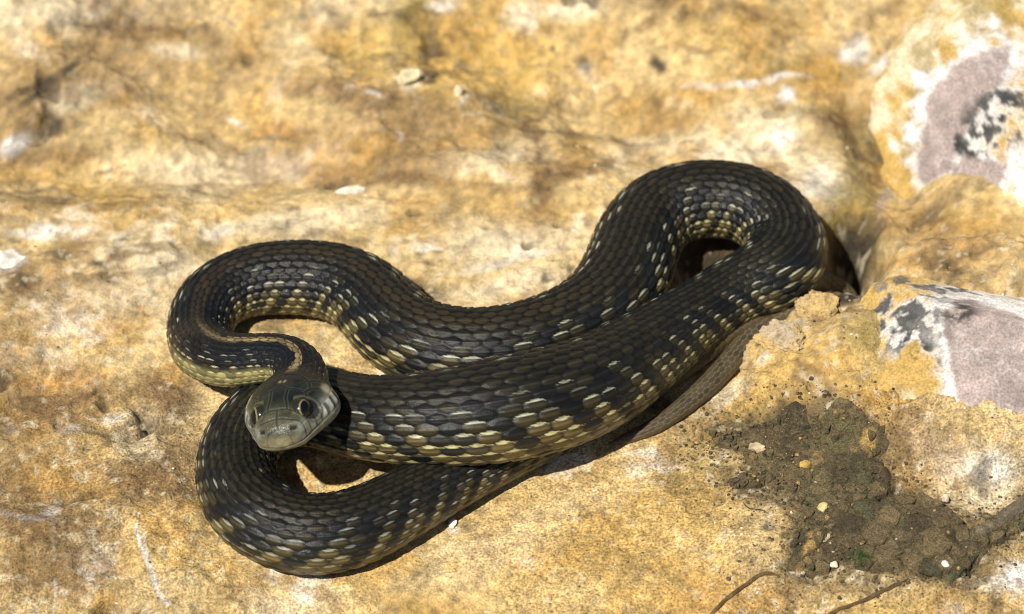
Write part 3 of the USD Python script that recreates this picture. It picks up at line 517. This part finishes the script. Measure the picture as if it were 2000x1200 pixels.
# yellow line along the neck's flank
lat = sstep(5.8, 6.6, np.abs(Bc)) * (1 - sstep(8.6, 9.3, np.abs(Bc)))
col = mixc(col, [0.42, 0.37, 0.15], lat * (1 - sstep(0.055, 0.075, S)) * (0.25 + 0.55 * h2) * sstep(.02, .12, edge) * body)
# belly
bel = sstep(1.0, 1.03, xx)
bcol = np.array([0.17, 0.145, 0.07]) + 0 * col
bcol = mixc(bcol, [0.40, 0.38, 0.28], 1 - sstep(0.03, 0.075, S))
bcol = mixc(bcol, [0.012, 0.012, 0.012], 0.9 * (np.cos(2 * np.pi * A / 2.6) < -0.2) * (1 - sstep(1.10, 1.16, xx)))
bcol = mixc(bcol, [0.02, 0.02, 0.022], (1 - sstep(0.08, 0.16, np.abs((A % 1) - 0.93))) * 0.7)
bcol = mixc(bcol, [0.07, 0.055, 0.03], tailness)
col = mixc(col, bcol, bel)
# head
hc = np.zeros(axh.shape + (3,)) + np.array([0.021, 0.024, 0.013])
nz = meshkit.fbm(np.stack([xh / 1.3 + 5, dh / 1.3, zh / 1.3], -1), 4, 3)
nz2 = meshkit.fbm(np.stack([xh / 3.2 + 15, dh / 3.2, zh / 3.2], -1), 3, 13)
hc = mixc(hc, [0.070, 0.064, 0.036], (1 - sstep(2.0, 8.0, dh)) * 0.95)
hc = mixc(hc, [0.010, 0.012, 0.010], sstep(0.40, 0.50, nz2) * sstep(6.0, 9, dh) * 0.9)
hc = mixc(hc, [0.010, 0.012, 0.011], sstep(0.50, 0.60, nz) * 0.6 * sstep(4, 9, dh))
hc = mixc(hc, [0.008, 0.009, 0.010], sstep(14.5, 18, dh + 2 * (nz2 - 0.5)) * topness)
hc = mixc(hc, [0.05, 0.058, 0.042], sstep(5.4, 6.4, axh) * sstep(9, 12, dh) * 0.7 * sstep(5.4, 4.2, zh))
cheek = sstep(labz + 1.6, labz - 0.3, zh) * (axh > 3.0) * sstep(0.8, 2.2, dh)
hc = mixc(hc, [0.21, 0.215, 0.17], cheek * 0.95)
hc = mixc(hc, [0.42, 0.43, 0.37], side * sstep(5, 9, dh) * 0.9)
hc = mixc(hc, [0.15, 0.135, 0.075], (1 - sstep(0.35, 1.5, dh)) * sstep(2.6, 1.4, zh))
frontg = (1 - sstep(0.05, 0.2, np.abs(axh - (2.4 + 0.22 * (2.4 - zh))))) * (dh < 2.6) * sstep(-0.1, 0.2, zh) * sstep(2.9, 2.5, zh)
hc = mixc(hc, [0.03, 0.03, 0.022], frontg * 0.7)
hc = mixc(hc, [0.20, 0.185, 0.12], sstep(0.0, -0.5, zh) * 0.9)
hc = mixc(hc, [0.40, 0.36, 0.22], sstep(7.4, 8.4, axh) * sstep(13.5, 15.0, dh) * (1 - sstep(18.5, 20.5, dh)) * sstep(1.2, 2.2, zh) * 0.9)
hc = hc * (0.15 + 1.7 * nz)[..., None]
hc = mixc(hc, [0.10, 0.105, 0.075], lip * 0.30)
hc = mixc(hc, [0.006, 0.006, 0.005], groove * 0.75)
hc = mixc(hc, [0.010, 0.010, 0.010], np.clip(np.maximum(bar, nostril), 0, 1) * 0.95)
hc = mixc(hc, [0.02, 0.018, 0.012], mouth * 0.9)
hc = mixc(hc, [0.09, 0.09, 0.05], ring * 0.8)
hc = mixc(hc, [0.01, 0.01, 0.01], (1 - sstep(2.2, 2.5, edist)) * eye_side * 0.9)
hm = 1 - sstep(16.5, 20, dh + 1.6 * (nz2 - 0.5))
col[sl] = col[sl] + (hc - col[sl]) * hm[..., None]
# parietal spots
spot = np.exp(-(((axh - 0.55) / 0.28) ** 2 + ((dh - 14.6) / 0.45) ** 2)) * topness
col[sl] = mixc(col[sl], [0.35, 0.30, 0.15], spot * 0.9)
col = np.clip(col, 0.003, 0.85)

ns = len(st)
V = np.vstack([P[1:].reshape(-1, 3), C[:1], C[-1:]])
VC = np.vstack([col[1:].reshape(-1, 3), col[1, NA // 2][None], col[-1, 0][None]])
ring_n = ns - 1
i_, j_ = np.meshgrid(np.arange(ring_n - 1), np.arange(NA), indexing='ij'); jn_ = (j_ + 1) % NA
q = np.stack([i_ * NA + j_, i_ * NA + jn_, (i_ + 1) * NA + jn_, (i_ + 1) * NA + j_], -1).reshape(-1, 4)
tri = np.vstack([q[:, [0, 1, 2]], q[:, [0, 2, 3]]])
k_ = np.arange(NA); tip, end = ring_n * NA, ring_n * NA + 1
tri = np.vstack([tri, np.stack([np.full(NA, tip), (k_ + 1) % NA, k_], 1), np.stack([np.full(NA, end), (ring_n - 1) * NA + k_, (ring_n - 1) * NA + (k_ + 1) % NA], 1)])
tri = tri[:, ::-1]
chk = V[tri[1000]]; fn = np.cross(chk[1] - chk[0], chk[2] - chk[0]); ctr = C[1 + int(tri[1000][0]) // NA]
if fn @ (chk.mean(0) - ctr) < 0: tri = tri[:, ::-1]
snake = thing('snake')
tag(snake, 'dark olive snake with pale flecked flanks coiled on the rock, head towards the camera', 'snake')
gloss = np.clip(0.25 + 0.45 * flank, 0, 1) * (0.7 + 0.6 * h1) * (1 - 0.5 * tailness)
gloss[sl] = gloss[sl] + (0.36 + 0.36 * (1 - sstep(2, 7, dh)) - gloss[sl]) * hm
bp = obj('body', (V, tri), SKIN, str(snake.GetPath()), col=VC)
UsdGeom.PrimvarsAPI(bp).CreatePrimvar('gloss', Sdf.ValueTypeNames.FloatArray, 'vertex').Set(Vt.FloatArray.FromNumpy(np.concatenate([gloss[1:].ravel(), [0.5, 0.5]]).astype(np.float32)))

i_eye = int(np.searchsorted(st, EYE_D * mm))
for s in (-1, 1):
    c0 = C[i_eye] + s * EYE_X * mm * B[i_eye] + EYE_Z * mm * Nn[i_eye]
    e = trimesh.creation.icosphere(4, EYE_R * mm)
    ev = np.array(e.vertices)
    look = s * B[i_eye] * 0.90 - T[i_eye] * 0.36 + Nn[i_eye] * 0.25; look /= np.linalg.norm(look)
    ang = np.degrees(np.arccos(np.clip(ev @ look / (EYE_R * mm), -1, 1)))
    ec = np.zeros((len(ev), 3)) + [0.004, 0.004, 0.004]
    ec = mixc(ec, [0.22, 0.20, 0.10], 0.95 * sstep(48, 51, ang) * (1 - sstep(56, 59, ang)))
    ec = mixc(ec, [0.02, 0.018, 0.012], sstep(56, 59, ang))
    obj('eye', (ev + c0, e.faces), EYE, str(snake.GetPath()), col=ec)

# ------------------------------------------------------------------ flint stones, soil, crumbs, pebbles, roots
def on_rock(px, py, dz=0.0):
    """the point of the rock seen at a point of the photograph"""
    z = 0.0
    for _ in range(12):
        p = at(px, py, z); z = 0.5 * z + 0.5 * float(height(np.array([p[0]]), np.array([p[1]]))[0])
    p = at(px, py, z)
    return np.array([p[0], p[1], z + dz])

def lump(level, radii, seed, rough=0.25, wave=0.6, fine=0.08, facets=()):
    m = trimesh.creation.icosphere(level, 1.0); v = np.array(m.vertices); on = np.full(len(v), -9.0)
    n = meshkit.fbm(v / wave + seed * 3.1 + 9, 3, seed) - 0.5
    n2 = meshkit.fbm(v / (wave * 0.25) + seed * 1.7 + 9, 4, seed + 5) - 0.5
    v = v * (1 + rough * 2 * n + fine * 2 * n2)[:, None]
    for nn, d in facets:
        nn = np.array(nn, float); nn /= np.linalg.norm(nn)
        over = v @ nn - d
        on = np.maximum(on, over)
        soft = np.where(over > 0, over * 0.96, 0)
        v = v - soft[:, None] * nn
    return v * np.array(radii), np.array(m.faces), on, n, n2

def turned(v, deg):
    c, s_ = math.cos(math.radians(deg)), math.sin(math.radians(deg))
    return np.stack([v[:, 0] * c - v[:, 1] * s_, v[:, 0] * s_ + v[:, 1] * c, v[:, 2]], 1)

def flint(px, py, z, radii, deg, seed, facets, label, faces, dark, crust, rim=-85):
    v, f, on, n, n2 = lump(6, radii, seed, 0.15, 0.7, 0.09, facets)
    v = turned(v, deg) + on_rock(px, py, z * mm)
    a, b, b2 = fbm(v[:, 0], v[:, 1], 0.012, 4, 200 + seed, v[:, 2]), fbm(v[:, 0], v[:, 1], 0.004, 4, 210 + seed, v[:, 2]), fbm(v[:, 0], v[:, 1], 0.0015, 3, 220 + seed, v[:, 2])
    u_, v_ = project(v)
    wu, wv = u_ + 16 * a + 12 * b + 5 * b2, v_ + 16 * fbm(v[:, 1], v[:, 0], 0.010, 4, 230 + seed) + 8 * b
    c = GOLD * 0.95 + (PALE - GOLD * 0.95) * sstep(-0.2, 0.5, a + 0.5 * b)[:, None]
    c = c + (OLIVE - c) * (0.7 * sstep(-0.05, 0.4, fbm(v[:, 0], v[:, 1], 0.007, 4, 240 + seed)))[:, None]
    sd = np.max([inside(wu, wv, p) for p in faces], axis=0)
    white = np.clip(sstep(rim, -8, sd + 34 * b + 18 * a) * 0.95, 0, 1)
    for cx, cy, rx, ry, rot in crust:
        white = np.maximum(white, 0.9 * blob(wu, wv, cx, cy, rx, ry, rot, .5) * sstep(-0.5, 0.1, b + a))
    c = c + (np.array([0.72, 0.69, 0.66]) * (1 + 0.22 * b2 + 0.1 * b)[:, None] - c) * white[:, None]
    inn = sstep(-5, 5, sd)
    pink = np.array([0.40, 0.325, 0.295]) * (1 + 0.16 * a + 0.14 * b + 0.10 * b2)[:, None]
    pink = pink + (np.array([0.60, 0.53, 0.50]) - pink) * (0.5 * (1 - sstep(0.0, 0.06, np.abs(a + 0.3 * b + 0.2))))[:, None]
    c = c + (pink - c) * inn[:, None]
    for cx, cy, rx, ry, rot in dark:
        mk = blob(u_ + 30 * a + 14 * b, v_ + 25 * b, cx, cy, rx, ry, rot, .6) * sstep(-0.15, 0.22, b + 0.5 * b2 + 0.2 * a)
        c = c + (BLACK * 1.5 - c) * (0.92 * mk)[:, None]
    tag(obj('flint_stone', (v, f), CRUST, col=np.clip(c * (1 + 0.12 * b)[:, None], 0.01, 0.85)), label, 'stone')

flint(1915, 680, -9.0, (0.034, 0.025, 0.0205), -24, 3, [((0.12, -0.62, 0.72), 0.70), ((-0.72, -0.30, 0.62), 0.80), ((-0.1, 0.5, 0.85), 0.80)], 'white-rinded stone with broad pink-grey broken face beside the dark soil',
      [[(1838, 610), (1880, 580), (1950, 600), (2080, 640), (2080, 880), (1990, 872), (1930, 862), (1885, 800), (1858, 720)]],
      [(1765, 615, 85, 85, 10), (1860, 560, 70, 26, 15), (1700, 650, 18, 45, 10), (1790, 690, 50, 22, 20), (1880, 620, 40, 20, 0)], [(1775, 635, 100, 80, 20), (1708, 640, 24, 60, 10), (1950, 560, 90, 34, 22), (1870, 540, 90, 20, 10)])
flint(1995, 275, -6.0, (0.033, 0.050, 0.033), 18, 8, [((-0.80, -0.42, 0.45), 0.62), ((0.25, -0.75, 0.6), 0.80), ((0.1, -0.3, 0.9), 0.75)], 'white stone with narrow grey face and black lichen at the upper right',
      [[(1780, 345), (1794, 262), (1832, 180), (1885, 112), (1962, 80), (1972, 130), (1925, 212), (1888, 275), (1836, 345), (1795, 368)], [(1852, 322), (1900, 312), (1962, 314), (1960, 345), (1930, 390), (1885, 402), (1842, 382)]],
      [(1925, 268, 44, 46, -40), (1968, 196, 60, 34, -35), (1990, 240, 50, 44, 0), (1900, 300, 34, 16, 0), (1880, 285, 16, 20, 0)], [(1900, 230, 70, 130, 35), (1960, 130, 80, 60, -20), (1990, 330, 60, 60, 0)], -44)

def clump(px, py, r, radii, seed, label, dz=0.0):
    v, f, on, n, n2 = lump(5, np.array(radii) * PX, seed, 0.35, 0.55, 0.16)
    v = turned(v, seed * 37) + on_rock(px, py, dz)
    a, b = fbm(v[:, 0], v[:, 1], 0.005, 4, 300 + seed, v[:, 2]), fbm(v[:, 0], v[:, 1], 0.0015, 3, 310 + seed, v[:, 2])
    c = np.array([0.52, 0.37, 0.15]) + (np.array([0.46, 0.37, 0.24]) - np.array([0.52, 0.37, 0.15])) * sstep(-0.3, 0.4, a)[:, None]
    c = c + (BROWN - c) * (0.7 * sstep(0.1, 0.6, b))[:, None]
    tag(obj('earth_clump', (v, f), CRUST, col=np.clip(c, 0.01, 0.85)), label, 'clod', 'earth clumps on the bank by the tail')
clump(1478, 706, 1, (46, 42, 36), 1, 'yellow-grey crumbly earth clump lowest along the edge beside the tail')
clump(1530, 668, 1, (36, 52, 34), 2, 'upright knobbly earth clump between the two others beside the tail')
clump(1600, 606, 1, (46, 40, 30), 4, 'ochre earth clump uppermost along the edge, nearest the coil')

SOIL_G = Polygon([tuple(on_rock(a, b)[:2] * 1000) for a, b in SOIL_EDGE]).buffer(0)      # millimetres on the ground
soil = thing('soil_patch'); SOILP = str(soil.GetPath())
tag(soil, 'dark cracked patch of dry soil lying in the rock hollow at lower right', 'soil')
mnx, mny, mxx, mxy = SOIL_G.bounds
sx, sy = np.meshgrid(np.arange(mnx - 1, mxx + 1, 0.42), np.arange(mny - 1, mxy + 1, 0.42))
su_, sv_ = project(np.stack([sx.ravel() * mm, sy.ravel() * mm, np.zeros(sx.size)], -1))
ring_u = [tuple(q) for q in zip(*project(np.array([[a * mm, b * mm, 0] for a, b in SOIL_G.exterior.coords])))]
sdist = inside(su_ + 26 * fbm(sx.ravel() * mm, sy.ravel() * mm, .006, 5, 401), sv_ + 22 * fbm(sx.ravel() * mm, sy.ravel() * mm, .006, 4, 402), ring_u)
def soil_top(x, y):                          # height of the soil's bed over the rock
    return 0.0009 + 0.0010 * fbm(x, y, 0.009, 3, 411) + 0.0012 * (ridged(x, y, 0.0030, 3, 413) - 0.4) + 0.0005 * fbm(x, y, 0.0012, 2, 415)
bz = height(sx.ravel() * mm, sy.ravel() * mm) + np.maximum(soil_top(sx.ravel() * mm, sy.ravel() * mm), 0.0002) * sstep(-6, 22, sdist) - 0.0010 * sstep(2, -10, sdist)
keep = (sdist > -16).reshape(sx.shape)
kq = keep[:-1, :-1] & keep[1:, :-1] & keep[:-1, 1:] & keep[1:, 1:]
ri, rj = np.nonzero(kq); nc = sx.shape[1]
bq = np.stack([ri * nc + rj, ri * nc + rj + 1, (ri + 1) * nc + rj + 1, (ri + 1) * nc + rj], 1)
used, inv = np.unique(bq, return_inverse=True)
bv = np.stack([sx.ravel() * mm, sy.ravel() * mm, bz], -1)[used]
SOILC = np.array([0.152, 0.112, 0.056]); SOILD = np.array([0.068, 0.053, 0.029])
ba = fbm(bv[:, 0], bv[:, 1], 0.006, 4, 421)
bc = SOILD + (SOILC - SOILD) * sstep(-0.5, 0.5, ba)[:, None]
bc = bc + (np.array([0.10, 0.10, 0.045]) - bc) * (0.6 * sstep(0.1, 0.5, fbm(bv[:, 0], bv[:, 1], 0.010, 3, 423)))[:, None]
bc = bc + (np.array([0.42, 0.28, 0.09]) - bc) * (0.8 * sstep(0.38, 0.6, fbm(bv[:, 0], bv[:, 1], 0.007, 3, 425)))[:, None]
obj('soil_bed', (bv, inv.reshape(bq.shape)), SOIL, SOILP, col=bc)
# crust plates
r2 = np.random.default_rng(21)
seeds = []
def gap(px_, py_):
    return (1.4 + 5.6 * blob(px_, py_, 1750, 1030, 190, 120, 30, 0.9)) * r2.choice([0.55, 1.0, 1.35])
tries = 0
while len(seeds) < 190 and tries < 9000:
    tries += 1
    p = np.array([r2.uniform(mnx, mxx), r2.uniform(mny, mxy)])
    if not SOIL_G.contains(Point(p)): continue
    pu, pv = project(np.array([p[0] * mm, p[1] * mm, 0]))
    gp = gap(pu, pv)
    if all(np.hypot(*(p - q)) > 0.5 * (gp + g2) for q, g2 in seeds): seeds.append((p, gp))
sp_ = np.array([q for q, _ in seeds])
far_ = 200
vor = Voronoi(np.vstack([sp_, [[mnx - far_, mny], [mxx + far_, mny], [mnx, mxy + far_], [mxx, mny - far_]]]))
for k in range(len(sp_)):
    reg = vor.regions[vor.point_region[k]]
    if -1 in reg or not reg: continue
    if r2.random() < 0.16: continue
    pg = Polygon(vor.vertices[reg]).intersection(SOIL_G)
    size = seeds[k][1]
    pg = pg.buffer(-0.15 - 0.18 * r2.random()).buffer(-0.12).buffer(0.12, quad_segs=2)
    if pg.is_empty: continue
    if pg.geom_type != 'Polygon': pg = max(pg.geoms, key=lambda g_: g_.area)
    if pg.area < 0.5: continue
    nb = int(np.clip(pg.length / 0.42, 12, 44))
    bpt = np.array([pg.exterior.interpolate(t, normalized=True).coords[0] for t in np.arange(nb) / nb])
    bpt = bpt + 0.42 * np.stack([fbm(bpt[:, 0] * mm, bpt[:, 1] * mm, .0026, 3, 431), fbm(bpt[:, 0] * mm, bpt[:, 1] * mm, .0026, 3, 432)], 1)
    cen = np.array(pg.representative_point().coords[0])
    vs = []; H = (0.85 + 0.16 * size * r2.uniform(0.4, 1.3)); tilt = r2.normal(0, 0.10, 2)
    fr = [1.0, 0.995, 0.955, 0.82, 0.55, 0.27]; hz = [-0.9, 0.70, 0.95, 1.0, 1.02, 1.03]
    for fk, hk in zip(fr, hz):
        p2 = cen + (bpt - cen) * fk
        zz_ = np.zeros(nb) + hk * H + ((p2 - cen) @ tilt if hk > 0 else 0)
        zz_ = zz_ + (0.55 * fbm(p2[:, 0] * mm, p2[:, 1] * mm, .0022, 3, 441) + 0.18 * fbm(p2[:, 0] * mm, p2[:, 1] * mm, .0007, 2, 442) if hk > 0 else 0)
        vs.append(np.column_stack([p2, zz_]))
    vs.append(np.array([[cen[0], cen[1], H * 1.05]]))
    vv = np.vstack(vs); vv[:, :2] *= mm
    vv[:, 2] = vv[:, 2] * mm * 0.75 + float(height(np.array([cen[0] * mm]), np.array([cen[1] * mm]))[0]) + 0.0004
    a_, b_ = np.arange(nb), (np.arange(nb) + 1) % nb
    ff = [np.concatenate([np.stack([q_ * nb + a_, q_ * nb + b_, (q_ + 1) * nb + b_], 1), np.stack([q_ * nb + a_, (q_ + 1) * nb + b_, (q_ + 1) * nb + a_], 1)]) for q_ in range(len(fr) - 1)]
    ff.append(np.stack([(len(fr) - 1) * nb + a_, (len(fr) - 1) * nb + b_, np.full(nb, len(fr) * nb)], 1))
    ff = np.vstack(ff)
    if not pg.exterior.is_ccw: ff = ff[:, ::-1]
    tone = SOILD + (SOILC * 1.12 - SOILD) * r2.uniform(0.35, 1.0)
    if r2.random() < 0.04: tone = np.array([0.20, 0.14, 0.06])
    elif r2.random() < 0.10: tone = np.array([0.075, 0.068, 0.036])
    cc = tone * (1 + 0.35 * fbm(vv[:, 0], vv[:, 1], .003, 3, 445))[:, None]
    obj('soil_clod', (vv, ff), SOIL, SOILP, col=np.clip(cc, 0.01, 0.6))
# loose crumbs
oct_ = trimesh.creation.icosphere(1, 1.0); ov, of_ = np.array(oct_.vertices), np.array(oct_.faces)
cv, cf, ccol, nn_ = [], [], [], 0
def crumbs(n, accept, size, tones):
    global nn_
    pass
cand = np.column_stack([r2.uniform(mnx - 6, mxx + 4, 14000), r2.uniform(mny - 5, mxy + 6, 14000)])
cu, cvv = project(np.column_stack([cand * mm, np.zeros(len(cand))]))
cd = inside(cu, cvv, ring_u)
prob = np.where(cd > 0, 0.25, np.exp(cd / 22.0) * 0.5) + 0.25 * blob(cu, cvv, 1480, 890, 120, 70, 20, .8)
take = np.nonzero(r2.random(len(cand)) < prob)[0][:3200]
cz = height(cand[take, 0] * mm, cand[take, 1] * mm)
for i, kk in enumerate(take):
    rad_ = (0.13 + 0.38 * r2.random() ** 3) * mm
    w_ = ov * (1 + 0.5 * (r2.random((len(ov), 1)) - 0.5)) * rad_ * np.array([1, r2.uniform(.7, 1.2), r2.uniform(.6, .9)])
    lift_ = 0.0009 if cd[kk] > 8 else 0.0001
    cv.append(w_ + [cand[kk, 0] * mm, cand[kk, 1] * mm, cz[i] + lift_ + (0.0007 * r2.random() if cd[kk] > 8 else 0)]); cf.append(of_ + nn_); nn_ += len(ov)
    t_ = r2.random()
    tone = np.array([0.50, 0.46, 0.38]) if t_ > 0.98 else np.array([0.36, 0.24, 0.09]) if t_ > 0.90 else SOILD + (SOILC * 1.2 - SOILD) * r2.random()
    ccol.append(np.tile(tone, (len(ov), 1)))
tag(obj('loose_crumb', (np.vstack(cv), np.vstack(cf)), SOIL, SOILP, col=np.vstack(ccol)), kind='stuff')

def pebble(px, py, r, tone, seed, label, radii=(1, .85, .75), dz=0.3, name='pebble', cat='pebble', deg=None):
    v, f, on, n, n2 = lump(3, np.array(radii) * r * 0.82 * PX, seed, 0.42, 0.7, 0.16)
    v = turned(v, seed * 53 if deg is None else deg) + on_rock(px, py, r * PX * dz)
    c = np.array(tone)[None] * (1 + 0.8 * n + 0.5 * n2)[:, None]
    tag(obj(name, (v, f), FLINT, col=np.clip(c, 0.02, 0.85)), label, cat)
pebble(1606, 1004, 13, (0.58, 0.46, 0.20), 11, 'cream-yellow pebble, largest on the dark soil', dz=1.3)
pebble(1845, 1112, 9, (0.74, 0.70, 0.64), 12, 'white pebble at the lower right end of the dark soil', dz=1.5)
pebble(1628, 1112, 9, (0.66, 0.60, 0.46), 14, 'pale pebble at the bottom edge of the soil', dz=1.3)
pebble(1572, 918, 12, (0.46, 0.29, 0.08), 17, 'small ochre pebble in the upper half of the soil', dz=1.2)
pebble(1845, 984, 9, (0.60, 0.50, 0.38), 19, 'pinkish pebble below the pink-faced stone', dz=1.5)
pebble(1478, 884, 15, (0.50, 0.40, 0.24), 20, 'pale flat pebble at the upper left tip of the soil', (1.2, .8, .6), 0.9)
pebble(884, 1024, 12, (0.78, 0.74, 0.64), 22, 'white pebble on the bare rock below the lower coil', (1.2, .8, .5), 0.3)
pebble(685, 377, 34, (0.68, 0.62, 0.50), 23, 'long white stone chip on the rock behind the left coil', (1.15, .5, .35), 0.05, 'stone_chip', 'stone chip', 14)
pebble(14, 508, 42, (0.68, 0.64, 0.56), 24, 'broad white stone chip at the left edge of the rock', (.95, .7, .4), 0.0, 'stone_chip', 'stone chip', 10)
pebble(797, 160, 26, (0.72, 0.60, 0.36), 25, 'blurred cream stone lying far back on the rock', (1.1, .9, .8), 0.4, 'pebble', 'pebble', 30)
pebble(896, 184, 13, (0.74, 0.62, 0.42), 26, 'small blurred upright stone right of the cream stone', (.7, .8, 1.3), 0.6)

def strand(name, line, width, tone, label, cat, flat=1.0, seed=1, lift=0.4, knob=0.15, ends=0.35):
    p3 = np.array([on_rock(a, b) for a, b in line])
    t = np.concatenate([[0], np.cumsum(np.linalg.norm(np.diff(p3[:, :2], axis=0), axis=1))])
    n = int(np.clip(t[-1] / 0.0003, 16, 160)); tt = np.linspace(0, t[-1], n)
    q = np.stack([PchipInterpolator(t, p3[:, k])(tt) for k in range(3)], 1)
    q[:, 2] = np.maximum(gaussian_filter1d(height(q[:, 0], q[:, 1]), 3), height(q[:, 0], q[:, 1]) - 0.0001)
    r = width * PX / 2 * (1 + knob * fbm(tt, tt * 0 + seed, .004, 3, seed)) * (ends + (1 - ends) * np.minimum(sstep(0, .15, tt / t[-1]), sstep(1, .8, tt / t[-1])))
    d = np.gradient(q, axis=0); d /= np.linalg.norm(d, axis=1, keepdims=True)
    sd_ = np.cross(d, [0, 0, 1.0]); sd_ /= np.linalg.norm(sd_, axis=1, keepdims=True); up_ = np.cross(sd_, d)
    m = 12; a = np.arange(m) / m * 2 * np.pi
    rad2 = r[:, None] * (1 + 0.22 * fbm(np.cos(a)[None] * .002 + tt[:, None] * 0.3, np.sin(a)[None] * .002 + 0 * tt[:, None], .0012, 3, seed + 7))
    v = q[:, None] + up_[:, None] * (r * flat * lift)[:, None, None] + rad2[..., None] * (np.cos(a)[None, :, None] * sd_[:, None] + flat * np.sin(a)[None, :, None] * up_[:, None])
    i, j = np.meshgrid(np.arange(n - 1), np.arange(m), indexing='ij'); j2 = (j + 1) % m
    qd = np.stack([i * m + j, i * m + j2, (i + 1) * m + j2, (i + 1) * m + j], -1).reshape(-1, 4)
    v = np.vstack([v.reshape(-1, 3), q[:1], q[-1:]])
    f = np.vstack([qd[:, [0, 1, 2]], qd[:, [0, 2, 3]], np.stack([np.full(m, n * m), (np.arange(m) + 1) % m, np.arange(m)], 1), np.stack([np.full(m, n * m + 1), (n - 1) * m + np.arange(m), (n - 1) * m + (np.arange(m) + 1) % m], 1)])
    c = np.array(tone)[None] * (1 + 0.45 * fbm(v[:, 0], v[:, 1], .002, 3, seed + 3, v[:, 2]))[:, None]
    tag(obj(name, (v, f), WOOD, col=np.clip(c, 0.01, 0.8)), label, cat)
strand('root', [(1524, 1128), (1500, 1122), (1470, 1134), (1430, 1163), (1398, 1192), (1370, 1225)], 8, (0.14, 0.085, 0.035), 'thin brown root bending down off the left corner of the soil', 'root', seed=3)
strand('root', [(1775, 1130), (1740, 1150), (1700, 1168), (1650, 1188), (1590, 1225)], 7, (0.11, 0.07, 0.03), 'thin straight brown root below the white pebble', 'root', seed=5)
strand('root', [(1452, 982), (1464, 994), (1488, 997), (1502, 1006)], 3, (0.10, 0.07, 0.035), 'hair-thin rootlet left of the soil', 'root', seed=6)
strand('bark_flake', [(2030, 965), (1975, 1005), (1925, 1040), (1885, 1072)], 30, (0.13, 0.105, 0.07), 'grey flake of bark sticking out of the soil at right', 'bark', flat=0.5, seed=8, lift=1.0)
strand('straw', [(1857, 1030), (1868, 1050), (1884, 1076)], 9, (0.42, 0.32, 0.16), 'short pale straw beside the bark flake', 'straw', flat=0.6, seed=9, lift=2.2)
strand('straw', [(1617, 1040), (1618, 1052), (1606, 1064), (1596, 1060)], 6, (0.42, 0.36, 0.22), 'curled pale straw under the yellow pebble', 'straw', flat=0.8, seed=10, lift=3.5)

# moss
mv, mf, k0 = [], [], 0
r3 = np.random.default_rng(5)
for _ in range(420):
    a, b = r3.normal(0, 1, 2)
    p = on_base = None
    u0, v0 = 1683 + a * 10, 1088 + b * 9
    q = at(u0, v0, 0.0)
    z0 = float(height(q[:1], q[1:2])[0]) + 0.0013
    q = at(u0, v0, z0)
    lean = r3.normal(0, 0.5, 2); Lb = r3.uniform(0.5, 1.1) * mm; wv = r3.normal(0, 1, 2); wv = wv / np.linalg.norm(wv) * 0.09 * mm
    top = q + np.array([lean[0] * Lb, lean[1] * Lb, Lb])
    mv += [q + [wv[0], wv[1], 0], q - [wv[0], wv[1], 0], (q + top) / 2 + [wv[1], -wv[0], 0], top]
    mf += [[k0, k0 + 1, k0 + 3], [k0 + 1, k0 + 2, k0 + 3], [k0 + 2, k0, k0 + 3]]; k0 += 4
tag(obj('moss', (np.array(mv), np.array(mf)), MOSS, smooth=False), 'small bright green tuft of moss on the dark soil', 'moss')

# loose grit lying on the rock
r4 = np.random.default_rng(33)
ico0 = trimesh.creation.icosphere(0, 1.0); gv0, gf0 = np.array(ico0.vertices), np.array(ico0.faces)
NG = 5200
gu, gvv = r4.uniform(-60, 2060, NG), 1260 - 1000 * r4.random(NG) ** 1.25
gp3 = at(gu, gvv, 0.0)
keepg = (fbm(gp3[:, 0], gp3[:, 1], 0.022, 3, 501) > -0.05 + 0.25 * r4.random(NG)) & (near_line(gu, gvv, SNAKE_GROUND) > 60)
gp3 = gp3[keepg]; gh = height(gp3[:, 0], gp3[:, 1])
gr = (0.10 + 0.30 * r4.random(len(gp3)) ** 4) * mm
gsc = gr[:, None, None] * (1 + 0.6 * (r4.random((len(gp3), 12, 1)) - 0.5)) * r4.uniform([.7, .7, .45], [1.2, 1.2, .85], (len(gp3), 3))[:, None]
GV = gv0[None] * gsc + (np.column_stack([gp3[:, :2], gh + 0.2 * gr]))[:, None]
GF = gf0[None] + 12 * np.arange(len(gp3))[:, None, None]
pick = r4.random(len(gp3))[:, None]
gcol = np.where(pick < 0.35, [[0.15, 0.10, 0.05]], np.where(pick < 0.8, [[0.50, 0.36, 0.16]], [[0.72, 0.66, 0.54]]))
tag(obj('grit', (GV.reshape(-1, 3), GF.reshape(-1, 3)), CRUST, col=np.repeat(gcol, 12, 0)), 'loose fine grit strewn over the ochre rock', 'grit', kind='stuff')
